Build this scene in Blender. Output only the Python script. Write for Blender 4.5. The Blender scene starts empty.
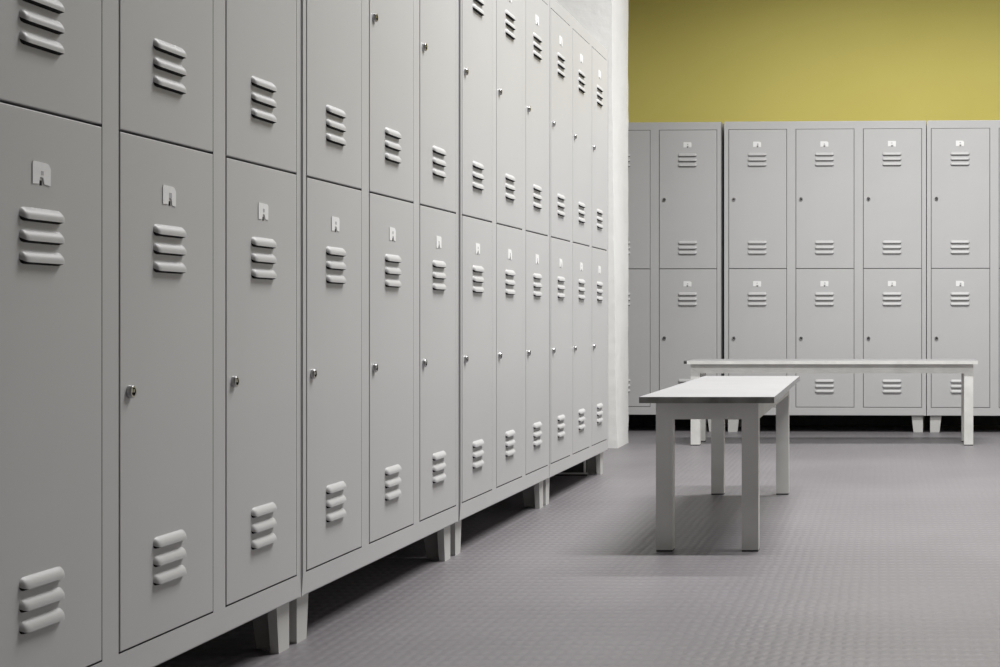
import bpy, bmesh, math, random
from mathutils import Vector, Matrix
random.seed(7)
S = bpy.context.scene
COL = S.collection
R = math.radians

# ------------------------------------------------------------------ materials
def new_mat(name):
    m = bpy.data.materials.new(name); m.use_nodes = True
    nt = m.node_tree
    return m, nt, nt.nodes['Principled BSDF']

def N(nt, t, **kw):
    n = nt.nodes.new(t)
    for k, v in kw.items():
        setattr(n, k, v)
    return n

def varied(name, col, col2, rough, scale=4.0, bump=0.0, bump_scale=60.0, metallic=0.0, spec=0.5, stretch=(1, 1, 1), detail=4.0):
    m, nt, b = new_mat(name)
    tc = N(nt, 'ShaderNodeTexCoord'); mp = N(nt, 'ShaderNodeMapping'); mp.inputs['Scale'].default_value = stretch
    nt.links.new(tc.outputs['Object'], mp.inputs['Vector'])
    nz = N(nt, 'ShaderNodeTexNoise'); nz.inputs['Scale'].default_value = scale; nz.inputs['Detail'].default_value = detail
    nt.links.new(mp.outputs['Vector'], nz.inputs['Vector'])
    cr = N(nt, 'ShaderNodeValToRGB')
    cr.color_ramp.elements[0].position = 0.3; cr.color_ramp.elements[0].color = (*col, 1)
    cr.color_ramp.elements[1].position = 0.7; cr.color_ramp.elements[1].color = (*col2, 1)
    nt.links.new(nz.outputs['Fac'], cr.inputs['Fac']); nt.links.new(cr.outputs['Color'], b.inputs['Base Color'])
    b.inputs['Roughness'].default_value = rough; b.inputs['Metallic'].default_value = metallic
    b.inputs['Specular IOR Level'].default_value = spec
    if bump:
        n2 = N(nt, 'ShaderNodeTexNoise'); n2.inputs['Scale'].default_value = bump_scale; n2.inputs['Detail'].default_value = 3
        nt.links.new(mp.outputs['Vector'], n2.inputs['Vector'])
        bp = N(nt, 'ShaderNodeBump'); bp.inputs['Strength'].default_value = bump; bp.inputs['Distance'].default_value = 0.01
        nt.links.new(n2.outputs['Fac'], bp.inputs['Height']); nt.links.new(bp.outputs['Normal'], b.inputs['Normal'])
    return m

M_LOCKER = varied('locker_grey_enamel', (.500, .500, .500), (.525, .525, .523), .42, 2.5, spec=.4)
M_LEG    = varied('locker_leg_enamel', (.52, .52, .50), (.56, .56, .54), .45, 6)
M_DARK   = varied('slot_black', (.012, .012, .012), (.016, .016, .016), .8, 5, spec=.1)
M_GAP_SHADE = varied('locker_inside_grey', (.10, .10, .10), (.12, .12, .12), .6, 5, spec=.2)  # shade of the door gaps, painted as a darker grey
M_CHROME = varied('lock_chrome', (.42, .42, .42), (.52, .52, .52), .30, 8, metallic=1)
M_LABEL  = varied('label_white', (.80, .80, .80), (.88, .88, .87), .6, 60)
M_MARK   = varied('label_mark_grey', (.40, .40, .41), (.50, .50, .51), .6, 60)
M_BENCH  = varied('bench_white_laminate', (.325, .325, .330), (.355, .355, .360), .55, 5, spec=.2)
M_FRAME  = varied('bench_frame_paint', (.56, .56, .535), (.63, .63, .605), .5, 9, spec=.3)
M_FRAME2 = varied('bench_worn_white_paint', (.62, .62, .59), (.74, .74, .71), .5, 14, bump=.1, bump_scale=40)
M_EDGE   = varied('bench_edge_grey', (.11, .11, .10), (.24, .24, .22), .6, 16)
M_RUBBER_SHADE = varied('rubber_and_shade_black', (.03, .03, .03), (.05, .05, .05), .7, 20)
M_PLASTER = varied('whitewashed_plaster', (.69, .69, .675), (.76, .76, .745), .85, 5, bump=.35, bump_scale=22, spec=.2, detail=8)
M_CEIL   = varied('ceiling_paint', (.30, .30, .29), (.34, .34, .33), .9, 1, spec=.2)
M_SIDE   = varied('side_wall_paint', (.70, .70, .69), (.76, .76, .75), .85, 1, spec=.2)
M_YELLOW = varied('mustard_wall_paint', (.84, .735, .195), (.89, .785, .225), .6, 1.2, bump=.06, bump_scale=90, spec=.25)
M_STRIP  = varied('strip_white', (.62, .62, .60), (.70, .70, .68), .5, 20)

def floor_mat():
    m, nt, b = new_mat('grey_studded_vinyl')
    L = nt.links.new
    tc = N(nt, 'ShaderNodeTexCoord')
    sp = N(nt, 'ShaderNodeSeparateXYZ'); L(tc.outputs['Object'], sp.inputs[0])
    def mth(op, a, bv=None, c=None):
        n = N(nt, 'ShaderNodeMath', operation=op)
        for i, v in enumerate((a, bv, c)):
            if v is None: continue
            if isinstance(v, (int, float)): n.inputs[i].default_value = v
            else: L(v, n.inputs[i])
        return n.outputs[0]
    # studs about 24 mm apart in alternating rows
    u = mth('MULTIPLY', sp.outputs['X'], 2*math.pi/0.048)
    v = mth('MULTIPLY', sp.outputs['Y'], 2*math.pi/0.094)
    nd = N(nt, 'ShaderNodeTexNoise'); nd.inputs['Scale'].default_value = 9; nd.inputs['Detail'].default_value = 2
    L(tc.outputs['Object'], nd.inputs['Vector'])
    u = mth('MULTIPLY_ADD', nd.outputs['Fac'], 2.2, u); v = mth('MULTIPLY_ADD', nd.outputs['Fac'], 2.2, v)
    s = mth('MULTIPLY', mth('SINE', u), mth('SINE', v))
    h = mth('POWER', mth('ABSOLUTE', s), 1.6)
    h = mth('MULTIPLY', h, mth('MULTIPLY_ADD', nd.outputs['Fac'], 1.6, .2))
    nz = N(nt, 'ShaderNodeTexNoise'); nz.inputs['Scale'].default_value = 1.3; nz.inputs['Detail'].default_value = 5
    L(tc.outputs['Object'], nz.inputs['Vector'])
    cr = N(nt, 'ShaderNodeValToRGB')
    cr.color_ramp.elements[0].position = .3; cr.color_ramp.elements[0].color = (.156, .146, .156, 1)
    cr.color_ramp.elements[1].position = .7; cr.color_ramp.elements[1].color = (.194, .182, .193, 1)
    L(nz.outputs['Fac'], cr.inputs['Fac'])
    mx = N(nt, 'ShaderNodeMix', data_type='RGBA', blend_type='MULTIPLY')
    mx.inputs[0].default_value = 1
    sh = mth('MULTIPLY_ADD', h, .06, .97)
    L(cr.outputs['Color'], mx.inputs[6]); L(sh, mx.inputs[7])
    L(mx.outputs[2], b.inputs['Base Color'])
    b.inputs['Roughness'].default_value = .42
    b.inputs['Specular IOR Level'].default_value = .45
    bp = N(nt, 'ShaderNodeBump'); bp.inputs['Strength'].default_value = .45; bp.inputs['Distance'].default_value = .0022
    L(h, bp.inputs['Height']); L(bp.outputs['Normal'], b.inputs['Normal'])
    return m
M_FLOOR = floor_mat()

# ------------------------------------------------------------------ mesh helpers
def add_box(bm, lo, hi, mi=0):
    vs = [bm.verts.new((x, y, z)) for z in (lo[2], hi[2]) for y in (lo[1], hi[1]) for x in (lo[0], hi[0])]
    for f in ((0, 2, 3, 1), (4, 5, 7, 6), (0, 1, 5, 4), (1, 3, 7, 5), (3, 2, 6, 7), (2, 0, 4, 6)):
        bm.faces.new([vs[i] for i in f]).material_index = mi
    return vs

def add_hexa(bm, v8, mi=0):
    """v8: lower four ccw, then upper four ccw"""
    vs = [bm.verts.new(v) for v in v8]
    for f in ((3, 2, 1, 0), (4, 5, 6, 7), (0, 1, 5, 4), (1, 2, 6, 5), (2, 3, 7, 6), (3, 0, 4, 7)):
        bm.faces.new([vs[i] for i in f]).material_index = mi

def finish(name, bm, mats, parent=None, loc=(0, 0, 0), bevel=0.0, segs=2, smooth=True):
    if bevel:
        bmesh.ops.bevel(bm, geom=bm.edges[:], offset=bevel, segments=segs, profile=.5, affect='EDGES', clamp_overlap=True)
    bmesh.ops.recalc_face_normals(bm, faces=bm.faces[:])
    me = bpy.data.meshes.new(name)
    bm.to_mesh(me); bm.free()
    for m in (mats if isinstance(mats, (list, tuple)) else [mats]):
        me.materials.append(m)
    if smooth:
        for p in me.polygons: p.use_smooth = True
        me.set_sharp_from_angle(angle=R(38))
    o = bpy.data.objects.new(name, me); COL.objects.link(o)
    o.location = loc
    if parent is not None: o.parent = parent
    return o

def thing(name, label, cat, group=None, loc=(0, 0, 0), rz=0.0):
    o = bpy.data.objects.new(name, None); COL.objects.link(o)
    o.empty_display_size = .1
    o.location = loc; o.rotation_euler = (0, 0, rz)
    o['label'] = label; o['category'] = cat
    if group: o['group'] = group
    return o

def copy_tree(o, parent=None):
    c = o.copy(); COL.objects.link(c)
    if parent is not None: c.parent = parent
    for ch in [k for k in bpy.data.objects if k.parent == o]:
        copy_tree(ch, c)
    return c

def structure(o):
    o['kind'] = 'structure'; return o

# ------------------------------------------------------------------ room shell
FX = -1.174           # face of the left locker row
YB = 9.74             # back wall
def slab(name, lo, hi, mat):
    bm = bmesh.new(); add_box(bm, lo, hi)
    return structure(finish(name, bm, mat, smooth=False))
XR = 3.2
ZC = 3.8
slab('floor', (-2.6, -1.6, -.1), (XR, YB, 0), M_FLOOR)
slab('ceiling', (-2.6, -1.6, ZC), (XR, YB, ZC+.1), M_CEIL)
slab('wall_back', (-2.6, YB, -.1), (XR, YB+.12, ZC+.1), M_YELLOW)
slab('baseboard_back', (-2.6, YB-.015, 0), (XR, YB, .14), M_RUBBER_SHADE)  # dark strip added to paint the shade under the back lockers
slab('baseboard_left', (-1.73, 7.985, 0), (-1.435, 8.009, .16), M_RUBBER_SHADE)  # added dark strip on the pier front, painting the shade behind the lockers
slab('wall_right', (XR, -1.6, -.1), (XR+.12, YB+.12, ZC+.1), M_SIDE)
slab('wall_left', (-1.85, -1.6, 0), (-1.73, 8.0, ZC), M_PLASTER)
slab('wall_recess', (-2.72, 8.0, -.1), (-2.6, YB+.12, ZC+.1), M_PLASTER)

# whitewashed pier: the end of the wall, slightly uneven edges
def pier():
    bm = bmesh.new()
    x0, x1, y0, y1 = -1.85, -1.352, 8.01, 8.37
    nz = 60
    rings = []
    rnd = random.Random(3)
    for i in range(nz+1):
        z = ZC*i/nz
        lean = -.022*min(1, z/1.8)
        flare = .006*max(0, 1-z/.2)
        j = [rnd.uniform(-.002, .002) for _ in range(4)]
        rings.append([bm.verts.new(p) for p in (
            (x0, y0, z), (x1-.003+lean+j[0]+flare, y0, z), (x1+j[0]+lean+flare, y0+.004, z),
            (x1+j[2]+flare*.3, y1-.006, z), (x1-.006+j[3], y1, z), (x0, y1, z))])
    for a, b in zip(rings, rings[1:]):
        for k in range(6):
            bm.faces.new((a[k], a[(k+1) % 6], b[(k+1) % 6], b[k]))
    bm.faces.new(rings[0][::-1]); bm.faces.new(rings[-1])
    return structure(finish('wall_pier', bm, M_PLASTER))
pier()

# ------------------------------------------------------------------ lockers
W, D = 1.175, .50
ZB, ZT = .099, 1.809
DOORX = (.024, .4165, .809); DW = .342
DZ0, DZM, DZ1 = .1455, .952, 1.764
GAP = .0030

def cabinet_body():
    bm = bmesh.new()
    xs = [0, DOORX[0], DOORX[0]+DW, DOORX[1], DOORX[1]+DW, DOORX[2], DOORX[2]+DW, W]
    zs = [ZB, DZ0, DZ1, ZT]
    g = [[bm.verts.new((x, 0, z)) for x in xs] for z in zs]
    holes = []
    for j in range(3):
        for i in range(7):
            f = bm.faces.new((g[j][i], g[j][i+1], g[j+1][i+1], g[j+1][i]))
            if j == 1 and i in (1, 3, 5): holes.append(f)
    # the rest of the box
    back = {}
    for j in (0, 3):
        for i in (0, 7):
            back[(j, i)] = bm.verts.new((xs[i], D, zs[j]))
    bm.faces.new([back[(0, 7)], back[(0, 0)], back[(3, 0)], back[(3, 7)]])
    bm.faces.new([g[3][i] for i in range(8)] + [back[(3, 7)], back[(3, 0)]])
    bm.faces.new([g[0][i] for i in range(7, -1, -1)] + [back[(0, 0)], back[(0, 7)]])
    bm.faces.new([g[j][0] for j in range(3, -1, -1)] + [back[(0, 0)], back[(3, 0)]])
    bm.faces.new([g[j][7] for j in range(4)] + [back[(3, 7)], back[(0, 7)]])
    bm.normal_update()
    bm.edges.ensure_lookup_table()
    # recess the door openings
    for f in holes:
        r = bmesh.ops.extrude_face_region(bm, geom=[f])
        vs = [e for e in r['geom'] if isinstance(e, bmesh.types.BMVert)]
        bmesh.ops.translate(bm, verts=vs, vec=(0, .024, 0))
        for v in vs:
            for g_ in v.link_faces: g_.material_index = 1  # recess sides and floor coloured dark to draw the shaded seams
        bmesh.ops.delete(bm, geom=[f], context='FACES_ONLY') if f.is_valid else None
    # folded outer front edges are rounded
    def outer(e):
        a, b = e.verts
        if abs(a.co.y) > 1e-6 or abs(b.co.y) > 1e-6: return False
        for ax, v in ((0, 0), (0, W), (2, ZB), (2, ZT)):
            if abs(a.co[ax]-v) < 1e-6 and abs(b.co[ax]-v) < 1e-6: return True
        return False
    bmesh.ops.bevel(bm, geom=[e for e in bm.edges if outer(e)], offset=.003, segments=3, profile=.5, affect='EDGES')
    return bm

def door_bm(h):
    bm = bmesh.new()
    add_box(bm, (GAP, -.001, 0), (DW-GAP, .018, h))
    es = [e for e in bm.edges if all(v.co.y < 0 for v in e.verts)]
    bmesh.ops.bevel(bm, geom=es, offset=.0015, segments=2, profile=.5, affect='EDGES')
    return bm

def louvre_bm(zs):
    """three pressed louvres, bottom edge closed by a black face painted as the shaded opening"""
    bm = bmesh.new()
    L, H, B = .112, .0190, .0085
    nx = 22; nt = 8
    for zc in zs:
        cols = []
        for i in range(nx+1):
            u = -1 + 2*i/nx
            u = math.copysign(abs(u)**.65, u)          # crowd columns towards the ends
            x = u*L/2
            e = max(0, (abs(x)-(L/2-.013))/.013)
            s = math.sqrt(max(0, 1-e*e))
            hh = H*(.35+.65*s)
            col = []
            for t in range(nt+1):
                q = t/nt
                z = zc + hh/2 - (hh - .0021*s)*q
                y = -B*s*min(1, (math.sin(min(1, q*1.25)*math.pi/2))**.85)
                col.append(bm.verts.new((x, y - .0009, z)))
            col.append(bm.verts.new((x, -.0009, zc - hh/2 - .0004)))
            cols.append(col)
        for a, b in zip(cols, cols[1:]):
            for t in range(nt+1):
                f = bm.faces.new((a[t], a[t+1], b[t+1], b[t]))
                f.material_index = 1 if t == nt else 0  # underside painted black for the unlit slot
    return bm

def lock_bm():
    bm = bmesh.new()
    n = 20
    prof = [(.0105, 0), (.0105, -.0055), (.0092, -.0075), (.0066, -.0075), (.0060, -.0055), (0, -.0055)]
    rings = []
    for r, y in prof[:-1]:
        rings.append([bm.verts.new((r*math.cos(2*math.pi*k/n), y, r*math.sin(2*math.pi*k/n))) for k in range(n)])
    for i, (a, b) in enumerate(zip(rings, rings[1:])):
        for k in range(n):
            bm.faces.new((a[k], a[(k+1) % n], b[(k+1) % n], b[k])).material_index = 0 if i < 3 else 1
    bm.faces.new(rings[-1]).material_index = 1
    # barrel with a key slot
    add_box(bm, (-.0042, -.0068, -.0012), (-.0010, -.0050, .0042), 0)
    add_box(bm, (.0010, -.0068, -.0012), (.0042, -.0050, .0042), 0)
    return bm

def label_bm(seed):
    rnd = random.Random(seed)
    w, h = .0235, .0150
    nw = rnd.uniform(.0060, .0085); nh = rnd.uniform(.008, .012); nc = rnd.uniform(-.003, .003)
    lo_l = -h - rnd.uniform(0, .002); lo_r = -h - rnd.uniform(0, .003)
    c = rnd.choice((.002, .004, .007))
    pts = [(-w, lo_l), (nc-nw, lo_l+.001), (nc-nw*.6, -h+nh), (nc+nw*.6, -h+nh*.9), (nc+nw, lo_r+.0015), (w*.98, lo_r),
           (w, h-c), (w-c*.7, h-c*.25), (w-c*1.6, h), (-w+.002, h+.0008), (-w, h-.002)]
    bm = bmesh.new()
    fr = [bm.verts.new((x, -.0022, z)) for x, z in pts]
    bk = [bm.verts.new((x, -.0009, z)) for x, z in pts]
    bm.faces.new(fr); bm.faces.new(bk[::-1])
    for i in range(len(pts)):
        j = (i+1) % len(pts)
        bm.faces.new((fr[i], bk[i], bk[j], fr[j]))
    cx = nc + rnd.uniform(-.002, .003); cz = rnd.uniform(-.001, .004)
    k = rnd.uniform(.0028, .0045)
    add_box(bm, (cx-k, -.0025, cz-k*.9), (cx+k, -.0020, cz+k*.9), 1)
    add_box(bm, (nc-nw*.5, -.0016, -h-.002), (nc+nw*.2, -.0009, -h+nh*.5), 2)
    bm.normal_update()
    bmesh.ops.triangulate(bm, faces=[f for f in bm.faces if len(f.verts) > 4])
    return bm

def leg_bm(side):
    """folded sheet leg; side=-1: outer edge at low x, +1: outer edge at high x"""
    bm = bmesh.new()
    wt, wb, h = .066, .054, ZB+.001
    t = .004
    def P(x, y, z): return (x if side < 0 else -x, y, z)
    # front plate, outer edge vertical, inner edge tapering
    add_hexa(bm, [P(0, .002, 0), P(wb, .002, 0), P(wb, .002+t, 0), P(0, .002+t, 0),
                  P(0, .002, h), P(wt, .002, h), P(wt, .002+t, h), P(0, .002+t, h)])
    # inner lip
    add_hexa(bm, [P(wb-t, .006, 0), P(wb, .006, 0), P(wb, .018, 0), P(wb-t, .018, 0),
                  P(wt-t, .006, h), P(wt, .006, h), P(wt, .021, h), P(wt-t, .021, h)])
    # outer side plate
    add_hexa(bm, [P(0, .006, 0), P(t, .006, 0), P(t, .066, 0), P(0, .066, 0),
                  P(0, .006, h), P(t, .006, h), P(t, .080, h), P(0, .080, h)])
    # foot
    add_hexa(bm, [P(0, .002, 0), P(wb, .002, 0), P(wb, .018, 0), P(0, .066, 0),
                  P(0, .002, .004), P(wb, .002, .004), P(wb, .018, .004), P(0, .066, .004)])
    return bm

LABELS = []
for s in range(9):
    o = finish('number_label', label_bm(s+11), [M_LABEL, M_MARK, M_DARK])
    LABELS.append(o.data); bpy.data.objects.remove(o)

GROUP_L = 'grey locker cabinets along the left side'
GROUP_B = 'grey locker cabinets along the back wall'

def make_cabinet(label):
    root = thing('locker_cabinet', label, 'locker')
    finish('cabinet_body', cabinet_body(), [M_LOCKER, M_GAP_SHADE], root, smooth=False)
    for i, dx in enumerate(DOORX):
        for lo, hi in ((DZ0+.0025, DZM-.002), (DZM+.002, DZ1-.0025)):
            h = hi-lo
            d = finish('door', door_bm(h), M_LOCKER, root, (dx, 0, lo), smooth=False)
            zt = h - .174
            finish('louvre_vent', louvre_bm((zt+.0296, zt, zt-.0296)), [M_LOCKER, M_DARK], d, (DW/2-.003, 0, 0))
            zb = .122
            finish('louvre_vent', louvre_bm((zb+.0296, zb, zb-.0296)), [M_LOCKER, M_DARK], d, (DW/2-.003, 0, 0))
            lk = finish('lock', lock_bm(), [M_CHROME, M_DARK], d, (.032, -.0008, h/2-.001))
            lb = bpy.data.objects.new('number_label', LABELS[0]); COL.objects.link(lb)
            lb.parent = d; lb.location = (DW/2-.003, 0, h-.0855)
    for side, x in ((-1, .019), (1, W-.019)):
        finish('leg', leg_bm(side), M_LEG, root, (x, .015, 0))
        b = finish('leg', leg_bm(side), M_LEG, root, (x, D, 0))
        b.scale = (1, -1, 1)
    return root

def dress(root):
    for d in [k for k in bpy.data.objects if k.parent == root and k.name.startswith('door')]:
        for c in [k for k in bpy.data.objects if k.parent == d and k.name.startswith('number_label')]:
            c.data = random.choice(LABELS)

c0 = make_cabinet('nearest grey locker cabinet of left row, cut by the left photo edge')
c0['group'] = GROUP_L
PITCH = 1.181
LEFT_Y = (1.998, 3.176, 4.362, 5.541)
def place_left(o, i, label):
    o.location = (FX, LEFT_Y[i], 0); o.rotation_euler = (0, 0, R(90)); o['label'] = label; o['group'] = GROUP_L
left = [c0]
labels_left = [c0['label'],
    'grey six-door locker cabinet in the left row, second from the camera',
    'grey six-door locker cabinet in the left row, second from the white pier',
    'farthest grey locker cabinet of the left row, standing next to the white pier']
for i in range(1, 4): left.append(copy_tree(c0))
for i, o in enumerate(left): place_left(o, i, labels_left[i]); dress(o)

# back row, turned a little so its right end is nearer
YAW = -R(2.5)
PX, PY = (926.8-882)/172.6, 9.095        # left front corner of the right cabinet
ux, uy = math.cos(YAW), math.sin(YAW)
backs = [(0.0, 0.0, 'grey locker cabinet of back row, cut by the right photo edge'),
         (-(W+.004), 0.0, 'whole grey six-door locker cabinet in the middle of the back row'),
         (-(2*W+.004+.020), .012, 'shaded grey locker cabinet of the back row, partly hidden by the white pier')]
for s, off, lab in backs:
    o = copy_tree(c0)
    o.location = (PX+ux*s-uy*off, PY+uy*s+ux*off, 0); o.rotation_euler = (0, 0, YAW)
    o['label'] = lab; o['group'] = GROUP_B
    dress(o)

# ------------------------------------------------------------------ benches
def make_bench(label, x0, x1, y0, y1, along, lx, ly, top_mat, frame_mat, edge_mat, loc_z=.436):
    """top x0..x1, y0..y1; legs' outer rectangle lx, ly"""
    k = 1.0138
    x0, x1, y0, y1 = x0*k, x1*k, y0*k, y1*k
    lx = [v*k for v in lx]; ly = [v*k for v in ly]
    cx, cy = (x0+x1)/2, (y0+y1)/2
    root = thing('bench', label, 'bench', loc=(cx, cy, 0))
    X0, X1, Y0_, Y1 = x0-cx, x1-cx, y0-cy, y1-cy
    A0, A1 = lx[0]-cx, lx[1]-cx; B0, B1 = ly[0]-cy, ly[1]-cy
    zt = loc_z*k; th = .0175; ab = .376
    bm = bmesh.new(); add_box(bm, (X0, Y0_, zt-th), (X1, Y1, zt), 0)
    for v in bm.verts:
        if v.co.y > 0 and along == 'y': v.co.x += .003 if v.co.x < 0 else -.013
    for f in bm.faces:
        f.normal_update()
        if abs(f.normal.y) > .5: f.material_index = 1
    top = finish('bench_top', bm, [top_mat, edge_mat], root, bevel=0)
    t = .0475; a = .022
    # apron: four rails between the legs, set just inside the leg faces
    for (lo, hi) in (((A0+t, B0, ab), (A1-t, B0+a, zt-th)), ((A0+t, B1-a, ab), (A1-t, B1, zt-th)),
                     ((A0, B0+t, ab), (A0+a, B1-t, zt-th)), ((A1-a, B0+t, ab), (A1, B1-t, zt-th))):
        bm = bmesh.new(); add_box(bm, lo, hi)
        finish('apron_rail', bm, frame_mat, root)
    for x in (A0, A1-t):
        for y in (B0, B1-t):
            bm = bmesh.new(); add_box(bm, (x, y, .005), (x+t, y+t, zt-th))
            lg = finish('leg', bm, frame_mat, root)
            bm = bmesh.new(); add_box(bm, (x+.001, y+.001, 0), (x+t-.001, y+t-.001, .006))
            finish('foot_pad', bm, M_RUBBER_SHADE, lg)
    return root

make_bench('white-topped wooden bench pointing towards the camera, in front of the other bench',
           -.672, -.298, 4.342, 5.93, 'y', (-.633, -.346), (4.395, 5.862), M_BENCH, M_FRAME, M_EDGE)
b2 = make_bench('long white bench standing crosswise close to the back row of lockers',
           -1.000, .492, 8.045, 8.42, 'x', (-.983, .469), (8.067, 8.36), M_BENCH, M_FRAME2, M_FRAME2)
# two bolt ends at the left end of the rear bench
bm = bmesh.new()
bmesh.ops.create_cone(bm, cap_ends=True, segments=12, radius1=.008, radius2=.008, depth=.02, matrix=Matrix.Translation((-.765, -.165, .434)) @ Matrix.Rotation(R(90), 4, 'Y'))
finish('bolt', bm, M_RUBBER_SHADE, b2)

# dark panel with a thin white L-shaped edge under the end of the left row
bm = bmesh.new()
add_box(bm, (-1.66, 6.614, 0), (-1.243, 6.626, .0985))
kp = finish('kick_panel', bm, M_RUBBER_SHADE)
kp['label'] = 'small dark panel with a thin white L-shaped edge under the farthest left locker cabinet'
kp['category'] = 'panel'
bm = bmesh.new()
add_box(bm, (-1.45, 6.609, .006), (-1.238, 6.614, .013))
add_box(bm, (-1.256, 6.609, .013), (-1.247, 6.614, .0985))
et = finish('edge_trim', bm, M_STRIP, kp)
et['label'] = 'white L-shaped edge'

# ------------------------------------------------------------------ light
def area(name, loc, sx, sy, power, col=(1, .992, .982), rot=(0, 0, 0), spread=None):
    l = bpy.data.lights.new(name, 'AREA'); l.shape = 'RECTANGLE'; l.size = sx; l.size_y = sy
    l.energy = power; l.color = col
    if spread: l.spread = spread
    o = bpy.data.objects.new(name, l); COL.objects.link(o); o.location = loc; o.rotation_euler = rot
    return o
LZ = 3.6
area('ceiling_lamp', (.35, 4.52, LZ), 1.7, .10, 116, spread=R(146))
area('ceiling_lamp', (.35, 7.05, LZ), 1.7, .10, 116, spread=R(146))

w = bpy.data.worlds.new('world'); S.world = w; w.use_nodes = True
bg = w.node_tree.nodes['Background']; bg.inputs[0].default_value = (1, .94, .84, 1); bg.inputs[1].default_value = .12

# ------------------------------------------------------------------ camera
cam = bpy.data.cameras.new('camera'); co = bpy.data.objects.new('camera', cam); COL.objects.link(co)
co.location = (0, 0, .662); co.rotation_euler = (R(90), 0, 0)
cam.sensor_width = 36; cam.lens = 1570/1000*36
cam.shift_x = -(882-500)/1000; cam.shift_y = -(333.5-318.5)/1000
cam.clip_start = .05
S.camera = co
S.view_settings.view_transform = 'Standard'
S.view_settings.look = 'None'
S.view_settings.exposure = 0
